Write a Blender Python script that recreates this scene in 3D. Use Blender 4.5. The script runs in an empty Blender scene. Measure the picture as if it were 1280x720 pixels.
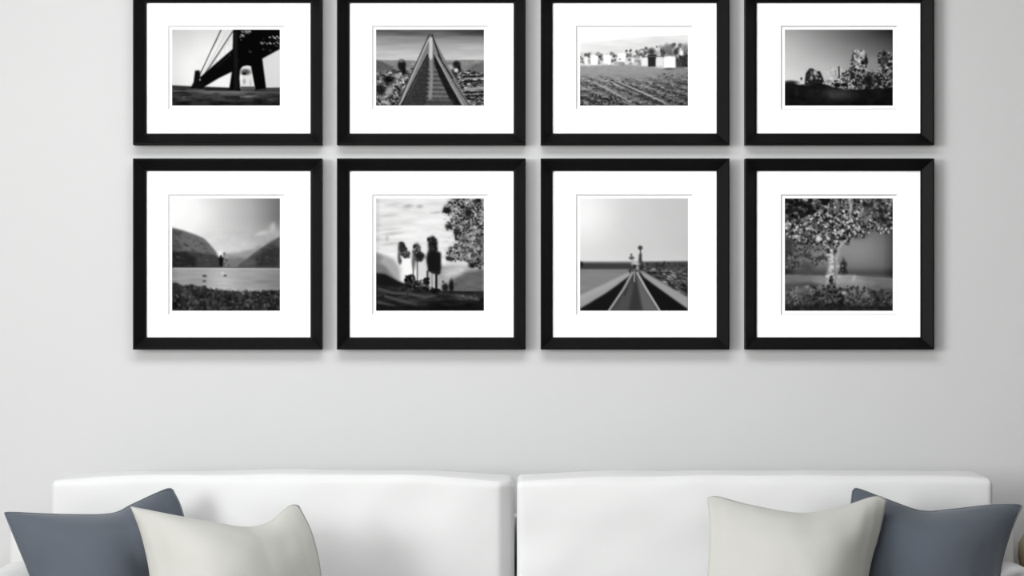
import bpy, bmesh, math, random
import numpy as np
from mathutils import Vector, noise

C = bpy.context.scene.collection
random.seed(3)

# ------------------------------------------------------------------ camera geometry
CAM_D = 4.6            # camera distance from the picture wall (wall face is y = 0)
CAM_Z = 1.31
FPX = 474.0 * CAM_D    # focal length in pixels of a 1280 px wide frame


def P(px, py, d):
    """point seen at pixel (px, py), d metres in front of the wall"""
    s = FPX / (CAM_D - d)
    return Vector(((px - 640) / s, -d, CAM_Z - (py - 360) / s))


# ------------------------------------------------------------------ materials
def srgb(v):
    v = v / 255.0
    return v / 12.92 if v <= 0.04045 else ((v + 0.055) / 1.055) ** 2.4


def mat(name, col, rough=0.8, spec=0.3, weave=0.0, weave_scale=900, bump_scale=0, bump=0.0, var=0.0, sheen=0.0):
    m = bpy.data.materials.new(name)
    m.use_nodes = True
    nt = m.node_tree
    b = nt.nodes['Principled BSDF']
    b.inputs['Roughness'].default_value = rough
    b.inputs['Specular IOR Level'].default_value = spec
    if sheen:
        b.inputs['Sheen Weight'].default_value = sheen
    tc = nt.nodes.new('ShaderNodeTexCoord')
    n = nt.nodes.new('ShaderNodeTexNoise')
    n.inputs['Scale'].default_value = bump_scale or 6.0
    n.inputs['Detail'].default_value = 4
    nt.links.new(tc.outputs['Object'], n.inputs['Vector'])
    r = nt.nodes.new('ShaderNodeValToRGB')
    lo = [max(0, c * (1 - var)) for c in col]
    hi = [min(1, c * (1 + var)) for c in col]
    r.color_ramp.elements[0].color = (*lo, 1)
    r.color_ramp.elements[1].color = (*hi, 1)
    r.color_ramp.elements[0].position = 0.3
    r.color_ramp.elements[1].position = 0.7
    nt.links.new(n.outputs['Fac'], r.inputs['Fac'])
    nt.links.new(r.outputs['Color'], b.inputs['Base Color'])
    if weave or bump:
        bp = nt.nodes.new('ShaderNodeBump')
        bp.inputs['Strength'].default_value = weave or bump
        bp.inputs['Distance'].default_value = 0.001
        if weave:
            w = nt.nodes.new('ShaderNodeTexNoise')
            w.inputs['Scale'].default_value = weave_scale
            nt.links.new(tc.outputs['Object'], w.inputs['Vector'])
            nt.links.new(w.outputs['Fac'], bp.inputs['Height'])
        else:
            nt.links.new(n.outputs['Fac'], bp.inputs['Height'])
        nt.links.new(bp.outputs['Normal'], b.inputs['Normal'])
    return m


WALL_A = 0.50
M = {}
M['wall'] = mat('painted_wall', (WALL_A * 0.995, WALL_A, WALL_A * 1.0), 0.9, 0.1, bump_scale=300, bump=0.05, var=0.0)
M['ceiling'] = mat('ceiling_paint', (0.62, 0.62, 0.62), 0.9, 0.1)
M['trim'] = mat('white_trim_paint', (0.8, 0.8, 0.8), 0.5, 0.3)
M['black'] = mat('satin_black_wood', (0.0022, 0.0022, 0.0022), 0.45, 0.09)
M['mat'] = mat('white_mat_board', (0.93, 0.93, 0.93), 0.95, 0.05)
M['matshade'] = mat('mat_bevel_shade', (0.64, 0.64, 0.64), 0.95, 0.05)  # white bevel greyed so its shade line shows
M['backing'] = mat('kraft_backing', (0.35, 0.25, 0.16), 0.9, 0.1)
M['sofa'] = mat('white_linen', (0.54, 0.542, 0.54), 0.95, 0.1, weave=0.15, weave_scale=700, sheen=0.1)
M['dark'] = mat('slate_cotton', (0.066, 0.077, 0.095), 0.9, 0.15, weave=0.4, weave_scale=500, var=0.06, sheen=0.15)
M['darkpipe'] = mat('slate_piping', (0.10, 0.11, 0.125), 0.85, 0.15)
M['cream'] = mat('cream_cotton', (0.36, 0.357, 0.335), 0.95, 0.1, weave=0.3, weave_scale=500, sheen=0.1)
M['leg'] = mat('dark_stained_leg', (0.05, 0.03, 0.02), 0.4, 0.4)
M['glass'] = None


def floor_material():
    m = bpy.data.materials.new('oak_floor_boards')
    m.use_nodes = True
    nt = m.node_tree
    b = nt.nodes['Principled BSDF']
    b.inputs['Roughness'].default_value = 0.45
    tc = nt.nodes.new('ShaderNodeTexCoord')
    br = nt.nodes.new('ShaderNodeTexBrick')
    br.inputs['Scale'].default_value = 1.0
    br.inputs['Brick Width'].default_value = 1.4
    br.inputs['Row Height'].default_value = 0.14
    br.inputs['Mortar Size'].default_value = 0.002
    br.inputs['Color1'].default_value = (0.17, 0.145, 0.125, 1)
    br.inputs['Color2'].default_value = (0.21, 0.18, 0.155, 1)
    br.inputs['Mortar'].default_value = (0.1, 0.07, 0.05, 1)
    nt.links.new(tc.outputs['Object'], br.inputs['Vector'])
    nt.links.new(br.outputs['Color'], b.inputs['Base Color'])
    return m


M['floor'] = floor_material()


def vase_material():
    m = bpy.data.materials.new('olive_tan_glaze')
    m.use_nodes = True
    nt = m.node_tree
    b = nt.nodes['Principled BSDF']
    b.inputs['Roughness'].default_value = 0.5
    tc = nt.nodes.new('ShaderNodeTexCoord')
    sp = nt.nodes.new('ShaderNodeSeparateXYZ')
    nt.links.new(tc.outputs['Object'], sp.inputs['Vector'])
    r = nt.nodes.new('ShaderNodeValToRGB')
    e = r.color_ramp.elements
    e[0].position = 0.10
    e[0].color = (0.42, 0.31, 0.20, 1)
    e[1].position = 0.19
    e[1].color = (0.24, 0.25, 0.17, 1)
    nt.links.new(sp.outputs['Z'], r.inputs['Fac'])
    nt.links.new(r.outputs['Color'], b.inputs['Base Color'])
    return m


M['vase'] = vase_material()


def print_material():
    m = bpy.data.materials.new('photographic_print')
    m.use_nodes = True
    nt = m.node_tree
    b = nt.nodes['Principled BSDF']
    b.inputs['Roughness'].default_value = 0.9
    b.inputs['Specular IOR Level'].default_value = 0.0
    a = nt.nodes.new('ShaderNodeAttribute')
    a.attribute_name = 'tone'
    nt.links.new(a.outputs['Color'], b.inputs['Base Color'])
    return m


M['print'] = print_material()


# ------------------------------------------------------------------ object helpers
def obj(name, me, m, parent=None, smooth=False):
    if isinstance(me, bmesh.types.BMesh):
        bm = me
        me = bpy.data.meshes.new(name)
        bmesh.ops.recalc_face_normals(bm, faces=bm.faces)
        bm.to_mesh(me)
        bm.free()
    if m is not None and not me.materials:
        me.materials.append(m)
    if smooth:
        me.polygons.foreach_set('use_smooth', [True] * len(me.polygons))
    o = bpy.data.objects.new(name, me)
    C.objects.link(o)
    o.parent = parent
    return o


def thing(name, label, cat, loc=(0, 0, 0), group=None):
    o = bpy.data.objects.new(name, None)
    o.empty_display_size = 0.05
    C.objects.link(o)
    o.location = loc
    o['label'] = label
    o['category'] = cat
    if group:
        o['group'] = group
    return o


def add_box(bm, x0, x1, y0, y1, z0, z1):
    vs = [bm.verts.new((x, y, z)) for x in (x0, x1) for y in (y0, y1) for z in (z0, z1)]
    for f in ((0, 1, 3, 2), (4, 6, 7, 5), (0, 4, 5, 1), (2, 3, 7, 6), (0, 2, 6, 4), (1, 5, 7, 3)):
        bm.faces.new([vs[i] for i in f])
    return vs


def struct(name, bm, m):
    o = obj(name, bm, m)
    o['kind'] = 'structure'
    return o


def wall_with_hole(axis, t0, t1, a0, a1, z0, z1, hole):
    """wall slab; axis 'x' = slab thickness along x, running along y"""
    bm = bmesh.new()
    h0, h1, hz0, hz1 = hole
    for (p, q, r, s) in ((a0, h0, z0, z1), (h1, a1, z0, z1), (h0, h1, z0, hz0), (h0, h1, hz1, z1)):
        if axis == 'x':
            add_box(bm, t0, t1, p, q, r, s)
        else:
            add_box(bm, p, q, t0, t1, r, s)
    return bm


# ------------------------------------------------------------------ the room
XL, XR, YF, ZC = -4.4, 3.4, -7.6, 2.9
bm = bmesh.new(); add_box(bm, XL - .15, XR + .15, 0, .15, 0, ZC)
struct('wall_back', bm, M['wall'])
WH = (-6.2, -3.4, 0.9, 2.75)                  # window in the left wall
struct('wall_left', wall_with_hole('x', XL - .15, XL, YF, 0, 0, ZC, WH), M['wall'])
bm = bmesh.new(); add_box(bm, XR, XR + .15, YF, 0, 0, ZC)
struct('wall_right', bm, M['wall'])
FH = (-2.6, 0.6, 0.9, 2.6)                     # unseen wide window added behind the camera for fill light
struct('wall_front', wall_with_hole('y', YF - .15, YF, XL - .15, XR + .15, 0, ZC, FH), M['wall'])
bm = bmesh.new(); add_box(bm, XL - .15, XR + .15, YF - .15, .15, -.1, 0)
struct('floor', bm, M['floor'])
SK = (-1.5, 0.8, -2.3, -1.2)                  # unseen skylight added for light from above, opening x0 x1 y0 y1
bm = bmesh.new()
add_box(bm, XL - .15, SK[0], YF - .15, .15, ZC, ZC + .1); add_box(bm, SK[1], XR + .15, YF - .15, .15, ZC, ZC + .1)
add_box(bm, SK[0], SK[1], YF - .15, SK[2], ZC, ZC + .1); add_box(bm, SK[0], SK[1], SK[3], .15, ZC, ZC + .1)
struct('ceiling', bm, M['ceiling'])
bm = bmesh.new(); add_box(bm, XL, XR, -.015, 0, 0, .1)
struct('baseboard_back', bm, M['trim'])


def window_frame(name, axis, t0, t1, hole, nb):
    h0, h1, z0, z1 = hole
    bm = bmesh.new()
    w = .05
    rects = [(h0, h1, z0, z0 + w), (h0, h1, z1 - w, z1), (h0, h0 + w, z0 + w, z1 - w), (h1 - w, h1, z0 + w, z1 - w)]
    for i in range(1, nb):
        c = h0 + (h1 - h0) * i / nb
        rects.append((c - .02, c + .02, z0 + w, z1 - w))
    for (p, q, r, s) in rects:
        if axis == 'x':
            add_box(bm, t0, t1, p, q, r, s)
        else:
            add_box(bm, p, q, t0, t1, r, s)
    return struct(name, bm, M['trim'])


window_frame('window_1', 'x', XL - .12, XL - .07, WH, 2)
window_frame('added_front_window', 'y', YF - .12, YF - .07, FH, 3)
bm = bmesh.new()
for q in ((SK[0], SK[1], SK[2], SK[2] + .05), (SK[0], SK[1], SK[3] - .05, SK[3]), (SK[0], SK[0] + .05, SK[2] + .05, SK[3] - .05), (SK[1] - .05, SK[1], SK[2] + .05, SK[3] - .05)):
    add_box(bm, *q, ZC + .02, ZC + .08)
struct('added_skylight', bm, M['trim'])

# ------------------------------------------------------------------ painting the prints
# every print is painted as tones on a numpy canvas in its own "crop" coordinates


class Canvas:
    def __init__(s, x0, x1, y0, y1, seed, step=2.0):
        s.rng = np.random.RandomState(seed)
        s.nx = int(round((x1 - x0) / step)); s.ny = int(round((y1 - y0) / step))
        s.x = np.linspace(x0, x1, s.nx)[None, :].repeat(s.ny, 0)
        s.y = np.linspace(y0, y1, s.ny)[:, None].repeat(s.nx, 1)
        s.step = step
        s.v = np.full((s.ny, s.nx), 128.0)

    def noise(s, cx, cy, oct=3):
        """smooth value noise in [-1, 1], cells of cx by cy units"""
        out = np.zeros_like(s.v); amp = 1.0; tot = 0
        for k in range(oct):
            gx = int((s.x.max() - s.x.min()) / cx * 2 ** k) + 3
            gy = int((s.y.max() - s.y.min()) / cy * 2 ** k) + 3
            g = s.rng.uniform(-1, 1, (gy, gx))
            u = (s.x - s.x.min()) / cx * 2 ** k; v = (s.y - s.y.min()) / cy * 2 ** k
            i = np.clip(u.astype(int), 0, gx - 2); j = np.clip(v.astype(int), 0, gy - 2)
            fu = u - i; fv = v - j
            fu = fu * fu * (3 - 2 * fu); fv = fv * fv * (3 - 2 * fv)
            out += amp * ((g[j, i] * (1 - fu) + g[j, i + 1] * fu) * (1 - fv) + (g[j + 1, i] * (1 - fu) + g[j + 1, i + 1] * fu) * fv)
            tot += amp; amp *= .6
        return out / tot * 1.4

    def inside(s, pts):
        m = np.zeros(s.v.shape, bool)
        n = len(pts)
        for i in range(n):
            xa, ya = pts[i]; xb, yb = pts[(i + 1) % n]
            if ya == yb:
                continue
            c = ((ya > s.y) != (yb > s.y)) & (s.x < (xb - xa) * (s.y - ya) / (yb - ya) + xa)
            m ^= c
        return m

    def blur(s, a, r):
        r = int(round(r / s.step))
        if r < 1:
            return a
        for _ in range(2):
            for ax in (0, 1):
                p = np.pad(a, [(r, r) if k == ax else (0, 0) for k in (0, 1)], mode='edge')
                c = np.cumsum(p, axis=ax)
                z = np.zeros_like(np.take(c, [0], axis=ax))
                c = np.concatenate([z, c], axis=ax)
                n = a.shape[ax]
                a = (np.take(c, range(2 * r + 1, 2 * r + 1 + n), axis=ax) - np.take(c, range(0, n), axis=ax)) / (2 * r + 1)
        return a

    def put(s, mask, val, soft=3):
        a = s.blur(mask.astype(float), soft) if soft else mask.astype(float)
        s.v = s.v * (1 - a) + val * a

    def poly(s, pts, val, soft=3):
        s.put(s.inside(pts), val, soft)

    def line(s, pts, w, val, soft=2):
        d = np.full(s.v.shape, 1e9)
        for (xa, ya), (xb, yb) in zip(pts[:-1], pts[1:]):
            L = (xb - xa) ** 2 + (yb - ya) ** 2
            t = np.clip(((s.x - xa) * (xb - xa) + (s.y - ya) * (yb - ya)) / L, 0, 1)
            d = np.minimum(d, np.hypot(s.x - xa - t * (xb - xa), s.y - ya - t * (yb - ya)))
        a = np.clip((w / 2 - d) / max(soft, .1) + .5, 0, 1)
        s.v = s.v * (1 - a) + val * a

    def dab(s, cx, cy, rx, ry, val, ang=0, soft=.35, op=1.0):
        R = max(rx, ry) * 1.5
        i0, i1 = np.searchsorted(s.x[0], [cx - R, cx + R]); j0, j1 = np.searchsorted(s.y[:, 0], [cy - R, cy + R])
        if i0 >= i1 or j0 >= j1:
            return
        X = s.x[j0:j1, i0:i1] - cx; Y = s.y[j0:j1, i0:i1] - cy
        ca, sa = math.cos(ang), math.sin(ang)
        d = np.hypot((X * ca + Y * sa) / rx, (-X * sa + Y * ca) / ry)
        a = np.clip((1 + soft - d) / (2 * soft), 0, 1) * op
        s.v[j0:j1, i0:i1] = s.v[j0:j1, i0:i1] * (1 - a) + val * a

    def scatter(s, pts, n, r0, r1, lo, hi, flat=1.0, op=.9, dark=.5, ang=None):
        xs = [p[0] for p in pts]; ys = [p[1] for p in pts]
        k = 0; tries = 0
        while k < n and tries < n * 20:
            tries += 1
            cx = s.rng.uniform(min(xs), max(xs)); cy = s.rng.uniform(min(ys), max(ys))
            inn = False
            for i in range(len(pts)):
                xa, ya = pts[i]; xb, yb = pts[(i + 1) % len(pts)]
                if (ya > cy) != (yb > cy) and cx < (xb - xa) * (cy - ya) / (yb - ya) + xa:
                    inn = not inn
            if not inn:
                continue
            r = s.rng.uniform(r0, r1)
            t = s.rng.uniform()
            val = lo + (hi - lo) * (t * .25 if s.rng.uniform() < dark + .3 * math.sin(cx * .055 + 1.7 * math.sin(cy * .04)) * math.cos(cy * .06 + cx * .02) else .35 + .65 * t)
            s.dab(cx, cy, r, r * flat, val, s.rng.uniform(0, 3) if ang is None else ang, op=op)
            k += 1

    def clip(s, lo, hi):
        s.v = np.clip(s.v, lo, hi)

    def out(s, nx, ny):
        a = s.blur(s.v, 2)
        xi = np.linspace(0, s.nx - 1, nx).astype(int); yi = np.linspace(0, s.ny - 1, ny).astype(int)
        return np.clip(a[np.ix_(yi, xi)], 3, 255)


def lerp(a, b, t):
    return a + (b - a) * np.clip(t, 0, 1)


def paint_bridge():
    c = Canvas(65, 948, 46, 667, 11)
    X, Y = c.x, c.y
    c.v = 244 - 55 * np.clip(np.hypot((X - 420) / 480, (Y - 380) / 380) - .45, 0, 1.2) + c.noise(120, 120, 1) * 2
    c.v = np.where(X > 790, 222 - (Y - 200) * .02, c.v)
    # water
    w = 62 - (Y - 520) * .2 + c.noise(90, 25, 3) * 26 + 45 * np.exp(-((Y - 560) / 26) ** 2 - ((X - 480) / 210) ** 2) + 70 * np.exp(-((Y - 592) / 10) ** 2 - ((X - 690) / 60) ** 2)
    c.put(Y > 522, w, 3)
    c.poly([(65, 500), (240, 510), (240, 530), (65, 528)], 45, 3)
    c.poly([(330, 512), (540, 522), (540, 545), (330, 545)], 35, 3)
    c.line([(65, 546), (948, 560)], 6, 105, 5)
    c.poly([(830, 525), (948, 520), (948, 552), (830, 552)], 60, 4)
    # cables
    c.line([(285, 425), (465, 46)], 11, 95, 5)
    c.line([(318, 430), (560, 60)], 13, 115, 5)
    for q in ((300, 430, 520, 46), (320, 415, 500, 90), (340, 405, 545, 120), (300, 380, 440, 120)):
        c.line([(q[0], q[1]), (q[2], q[3])], 3, 195, 3)
    for k in range(7):
        t = k / 7
        c.line([(318 + 242 * t, 430 - 370 * t), (318 + 242 * t + 6, 440 - 250 * t)], 2, 200, 2)
    # deck
    c.poly([(270, 455), (400, 340), (570, 195), (570, 382), (450, 440), (330, 512), (225, 525)], 9, 3)
    c.line([(430, 350), (545, 250)], 3, 60, 3)
    # small tower
    c.poly([(252, 380), (290, 378), (296, 440), (330, 470), (330, 532), (212, 526), (240, 475)], 14, 3)
    c.dab(268, 382, 10, 6, 90); c.dab(292, 455, 6, 9, 150)
    # great pier and arch
    c.poly([(565, 46), (948, 46), (948, 203), (803, 282), (834, 528), (745, 540), (706, 348), (680, 338), (645, 345), (622, 375), (616, 440), (624, 545), (530, 542), (555, 380)], 7, 3)
    c.poly([(566, 60), (600, 60), (604, 520), (570, 540)], 22, 5)
    c.poly([(628, 360), (690, 345), (712, 360), (742, 525), (622, 525), (640, 440)], 226, 4)
    c.dab(666, 392, 40, 24, 80, soft=.5); c.dab(655, 405, 18, 10, 18)
    c.dab(690, 350, 22, 9, 225); c.dab(655, 470, 12, 22, 165, soft=.7); c.dab(705, 480, 8, 26, 190, soft=.7)
    c.poly([(622, 512), (745, 512), (745, 530), (622, 530)], 70, 3)
    for (x, y, r, v) in ((640, 92, 17, 150), (622, 105, 8, 120), (662, 78, 9, 30), (675, 62, 22, 130), (700, 58, 12, 160), (640, 62, 12, 120), (628, 128, 8, 80), (865, 108, 10, 190), (888, 98, 7, 140), (905, 112, 13, 200), (925, 100, 9, 180), (940, 112, 8, 200), (800, 155, 15, 130), (822, 150, 6, 150), (842, 160, 8, 160), (868, 156, 12, 195), (900, 158, 9, 140), (925, 150, 12, 120), (940, 160, 8, 140), (812, 205, 9, 70), (870, 215, 14, 50), (703, 225, 14, 50), (605, 296, 5, 60), (537, 252, 5, 80), (626, 597, 5, 150), (160, 600, 5, 150), (170, 592, 4, 110)):
        c.dab(x, y, r, r * .6, v, .4, soft=.6)
    c.scatter([(780, 90), (945, 90), (945, 215), (800, 215)], 40, 4, 8, 5, 110, op=.5, dark=.7)
    return c


def paint_pyramid():
    c = Canvas(65, 950, 46, 667, 12)
    X, Y = c.x, c.y
    base = np.interp(Y, [46, 85, 105, 180, 290], [82, 98, 125, 165, 200])
    base = base + c.noise(260, 30, 3) * 12 - 45 * np.clip((X - 600) / 350, 0, 1) * np.clip((130 - Y) / 90, 0, 1)
    c.v = base
    # distant hills
    c.put(Y > 298 + c.noise(200, 999, 1) * 6, 128 + c.noise(60, 40, 3) * 18, 4)
    c.poly([(65, 292), (110, 302), (200, 350), (205, 400), (65, 400)], 88, 6)
    c.poly([(800, 380), (870, 330), (950, 310), (950, 400)], 100, 6)
    # ruins
    g = 100 + c.noise(46, 30, 3) * 95
    c.put(Y > 388 + c.noise(70, 999, 2) * 14, np.clip(g, 18, 200), 4)
    c.scatter([(65, 400), (400, 360), (280, 667), (65, 667)], 380, 5, 14, 8, 215, .6, .8, .52)
    c.scatter([(640, 360), (950, 400), (950, 667), (800, 667)], 380, 5, 15, 8, 215, .5, .8, .52, ang=0.05)
    for y in (430, 470, 560, 590):
        c.line([(780, y), (950, y - 6)], 12, 25, 6)
    c.line([(790, 448), (950, 442)], 9, 150, 5); c.line([(800, 535), (950, 520)], 22, 150, 9)
    c.dab(165, 455, 48, 32, 14, soft=.5); c.dab(100, 540, 40, 45, 30, soft=.5); c.dab(175, 540, 26, 40, 150, .3, soft=.6)
    c.dab(240, 420, 30, 16, 160, soft=.6)
    # dark trees
    c.dab(275, 335, 33, 42, 25, soft=.3); c.dab(270, 300, 18, 12, 110, soft=.6); c.dab(290, 380, 18, 26, 20); c.dab(345, 385, 18, 18, 120); c.dab(210, 385, 22, 16, 60)
    c.dab(725, 330, 30, 30, 28, soft=.35); c.dab(745, 365, 16, 26, 25); c.dab(660, 355, 30, 22, 170, soft=.5); c.dab(722, 378, 17, 15, 205, soft=.4); c.dab(690, 400, 22, 12, 50)
    # ramp
    c.poly([(510, 70), (240, 667), (835, 667)], 118, 3)
    c.line([(503, 80), (385, 345), (250, 640)], 12, 60, 6)
    c.line([(492, 130), (300, 560), (262, 667)], 14, 165, 9)
    c.poly([(490, 245), (508, 300), (500, 667), (258, 667), (330, 570), (440, 350)], 52, 4)
    c.line([(485, 252), (270, 667)], 9, 22, 5)
    c.poly([(500, 290), (530, 290), (712, 667), (480, 667)], 92, 5)
    for k in range(17):
        y = 372 + k * 18
        t = (y - 290) / 377
        c.line([(500 - 30 * t, y), (535 + 160 * t, y + 3)], 5, 45 if k % 2 else 120, 5)
    c.line([(515, 300), (520, 420), (505, 667)], 26, 135, 18)
    c.poly([(535, 235), (560, 262), (640, 440), (768, 667), (695, 667), (600, 470), (540, 320)], 26, 4)
    c.line([(522, 85), (600, 300), (690, 440)], 12, 38, 6)
    c.line([(548, 240), (690, 505), (785, 667)], 22, 128, 8)
    c.line([(570, 250), (720, 500), (830, 667)], 6, 40, 4)
    c.line([(560, 270), (780, 667)], 4, 180, 3)
    c.poly([(500, 105), (526, 105), (528, 270), (512, 300), (498, 270)], 196, 4)
    c.line([(510, 62), (512, 105)], 10, 95, 8)
    c.poly([(470, 667), (700, 667), (690, 620), (480, 620)], 62, 12)
    c.v = c.v + c.noise(14, 10, 2) * 9 * (Y > 300)
    return c


def paint_orchard():
    c = Canvas(63, 948, 32, 667, 13)
    X, Y = c.x, c.y
    c.v = np.full(c.v.shape, 255.0)
    hill = np.interp(X, [63, 300, 450, 650, 948], [150, 132, 110, 98, 88])
    c.put(Y > hill, 232 - (Y - hill) * .12 + c.noise(160, 26, 3) * 9, 5)
    # field
    f = np.interp(Y, [335, 400, 470, 667], [152, 146, 118, 84])
    edge = np.interp(X, [63, 200, 430, 600, 740, 948], [340, 338, 328, 345, 362, 345])
    row = np.sin((Y - 340) ** 1.0 / 9.5 - (X - 300) * .038 + c.noise(120, 60, 2) * 1.6)
    tex = c.noise(26, 12, 3)
    depth = np.clip((Y - 400) / 90, 0, 1)
    c.put(Y > edge, np.clip(f + depth * (row * 24 + tex * 34) + tex * 7 - 16 * np.clip((X - 600) / 300, 0, 1), 20, 215), 3)
    c.scatter([(65, 440), (300, 420), (948, 560), (948, 667), (65, 667)], 620, 4, 12, 15, 190, .35, .6, .55, ang=.3)
    c.scatter([(700, 400), (948, 390), (948, 640), (600, 600)], 240, 5, 12, 20, 165, .35, .55, .62, ang=.1)
    c.scatter([(65, 560), (400, 600), (400, 667), (65, 667)], 60, 8, 16, 15, 90, .5, .7, .7)
    c.line([(170, 470), (340, 560), (480, 640)], 8, 165, 8); c.line([(350, 465), (560, 550), (760, 645)], 8, 170, 8)
    c.line([(360, 480), (560, 570), (740, 660)], 9, 50, 8); c.line([(560, 590), (700, 650)], 9, 45, 8)
    # tree belt
    def tree(cx, y0, y1, w, v):
        for k in range(9):
            t = c.rng.uniform()
            c.dab(cx + c.rng.uniform(-w, w), y0 + (y1 - y0) * t, w * c.rng.uniform(.35, .7), w * c.rng.uniform(.4, .8), v + c.rng.uniform(-28, 75), c.rng.uniform(0, 3), op=.85)
    c.scatter([(66, 240), (440, 225), (440, 325), (66, 332)], 90, 7, 15, 140, 250, 1, .6, .3)
    for (cx, y0, y1, w, v) in ((78, 245, 315, 16, 100), (120, 240, 270, 17, 80), (132, 262, 320, 13, 110), (228, 250, 325, 20, 65), (205, 236, 262, 14, 105), (342, 232, 325, 19, 70), (320, 232, 250, 12, 120), (410, 236, 262, 14, 150), (460, 215, 265, 20, 75), (475, 262, 330, 16, 110), (540, 205, 270, 22, 105), (520, 250, 320, 26, 125), (545, 300, 335, 20, 115), (385, 312, 330, 30, 130)):
        tree(cx, y0, y1, w, v)
    c.scatter([(565, 200), (760, 165), (948, 160), (948, 350), (750, 280), (565, 275)], 110, 9, 20, 60, 235, 1, .8, .45)
    c.dab(780, 195, 40, 28, 120, soft=.5); c.dab(800, 235, 28, 30, 100, soft=.6); c.dab(850, 225, 20, 30, 55, soft=.5); c.dab(925, 190, 28, 28, 130, soft=.6); c.dab(895, 235, 15, 30, 238, soft=.5); c.dab(735, 225, 18, 13, 70, soft=.4); c.dab(700, 240, 16, 22, 170)
    c.dab(648, 225, 32, 26, 62, soft=.5)
    c.poly([(615, 250), (690, 245), (684, 348), (618, 348)], 40, 4)
    c.poly([(850, 280), (948, 240), (948, 352), (848, 355)], 62, 6)
    c.scatter([(855, 250), (946, 230), (946, 345), (855, 345)], 34, 6, 12, 25, 150, 1, .7, .7)
    # white buildings
    for (x0, x1, y0, y1, v) in ((150, 208, 255, 330, 250), (252, 315, 252, 322, 245), (372, 436, 236, 308, 248), (100, 128, 275, 330, 240), (568, 618, 275, 340, 236), (685, 742, 272, 340, 230), (750, 842, 265, 355, 252), (484, 506, 275, 318, 235)):
        c.poly([(x0, y0 + 4), ((x0 + x1) / 2, y0 - 6), (x1, y0 + 4), (x1, y1), (x0, y1)], v, 4)
    c.dab(388, 286, 10, 7, 150); c.dab(795, 366, 46, 9, 95)
    c.line([(580, 266), (745, 262)], 6, 95, 4)
    return c


def paint_ruin():
    c = Canvas(74, 958, 46, 667, 14)
    X, Y = c.x, c.y
    t = np.clip((X - 74) / 884, 0, 1); u = np.clip((Y - 46) / 440, 0, 1)
    c.v = 198 - 128 * t ** 1.15 * (1 - .45 * u) - 38 * (1 - u) ** 2 + 12 * u
    c.v += c.noise(300, 90, 2) * 3
    # pale haze / skyline
    c.dab(440, 400, 90, 60, 190, soft=.8, op=.5)
    c.scatter([(380, 350), (540, 360), (540, 470), (380, 460)], 26, 6, 14, 150, 225, 1.6, .5, .3)
    # right rocks/trees
    c.dab(790, 340, 50, 60, 135, soft=.7, op=.8)
    R1 = [(622, 240), (655, 205), (715, 205), (748, 270), (745, 420), (760, 530), (600, 530), (620, 380)]
    R2 = [(832, 235), (880, 212), (958, 235), (958, 525), (760, 525), (800, 420), (850, 400), (835, 330)]
    c.poly(R1, 128, 8); c.poly(R2, 112, 8)
    c.scatter(R1, 260, 4, 11, 15, 235, 1.3, .85, .42, ang=1.4)
    c.scatter(R2, 240, 4, 11, 12, 205, 1.3, .85, .5, ang=1.4)
    c.dab(690, 245, 32, 36, 175, soft=.6, op=.7); c.dab(665, 300, 20, 40, 160, soft=.6, op=.7)
    c.scatter([(655, 205), (720, 205), (730, 300), (650, 330)], 26, 5, 10, 70, 225, 1.3, .8, .35, ang=1.4)
    c.dab(628, 280, 8, 45, 70, soft=.6); c.dab(738, 290, 10, 40, 22, soft=.5); c.dab(715, 315, 18, 18, 15, soft=.5)
    c.dab(890, 240, 22, 24, 30, soft=.5); c.dab(900, 290, 22, 30, 45, soft=.6); c.dab(930, 330, 22, 16, 25)
    c.scatter([(600, 360), (740, 380), (958, 400), (958, 530), (560, 530), (540, 420)], 300, 5, 12, 10, 165, 1, .85, .62)
    c.dab(760, 460, 40, 50, 22, soft=.6)
    # middle clump
    c.scatter([(470, 470), (560, 390), (620, 400), (640, 540), (440, 510)], 130, 4, 10, 15, 210, 1, .8, .48)
    c.line([(516, 350), (518, 440)], 13, 55, 4); c.line([(488, 380), (490, 420)], 5, 110, 4)
    # left trees
    c.poly([(232, 500), (245, 400), (275, 362), (300, 362), (330, 390), (360, 385), (385, 440), (405, 505)], 28, 5)
    c.scatter([(240, 490), (255, 400), (280, 365), (360, 390), (395, 490)], 80, 4, 9, 14, 190, 1, .8, .68)
    c.dab(290, 388, 15, 14, 65); c.dab(322, 400, 14, 20, 175, soft=.6); c.dab(290, 440, 10, 18, 150, soft=.6); c.dab(335, 440, 12, 10, 120, soft=.6)
    c.dab(208, 446, 9, 12, 60); c.line([(209, 440), (211, 490)], 3, 110, 3)
    c.dab(120, 480, 60, 18, 40, soft=.5); c.dab(430, 470, 26, 14, 130, soft=.5); c.dab(215, 480, 16, 12, 215, soft=.7, op=.7)
    # ground
    g = 20 + c.noise(70, 50, 3) * 9 + 38 * np.exp(-((X - 500) / 110) ** 2 - ((Y - 575) / 48) ** 2) - (Y - 560) * .06
    edge = np.interp(X, [74, 130, 240, 330, 430, 560, 680, 800, 958], [482, 486, 500, 486, 498, 535, 530, 525, 520]) + c.noise(30, 999, 2) * 6
    c.put(Y > edge, g, 4)
    c.dab(500, 498, 26, 18, 15); c.dab(560, 498, 30, 15, 20); c.dab(455, 590, 24, 10, 62, .7, soft=.8, op=.6); c.dab(170, 560, 8, 32, 42, soft=.9, op=.6); c.dab(343, 548, 7, 7, 60, op=.5)
    return c


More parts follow.
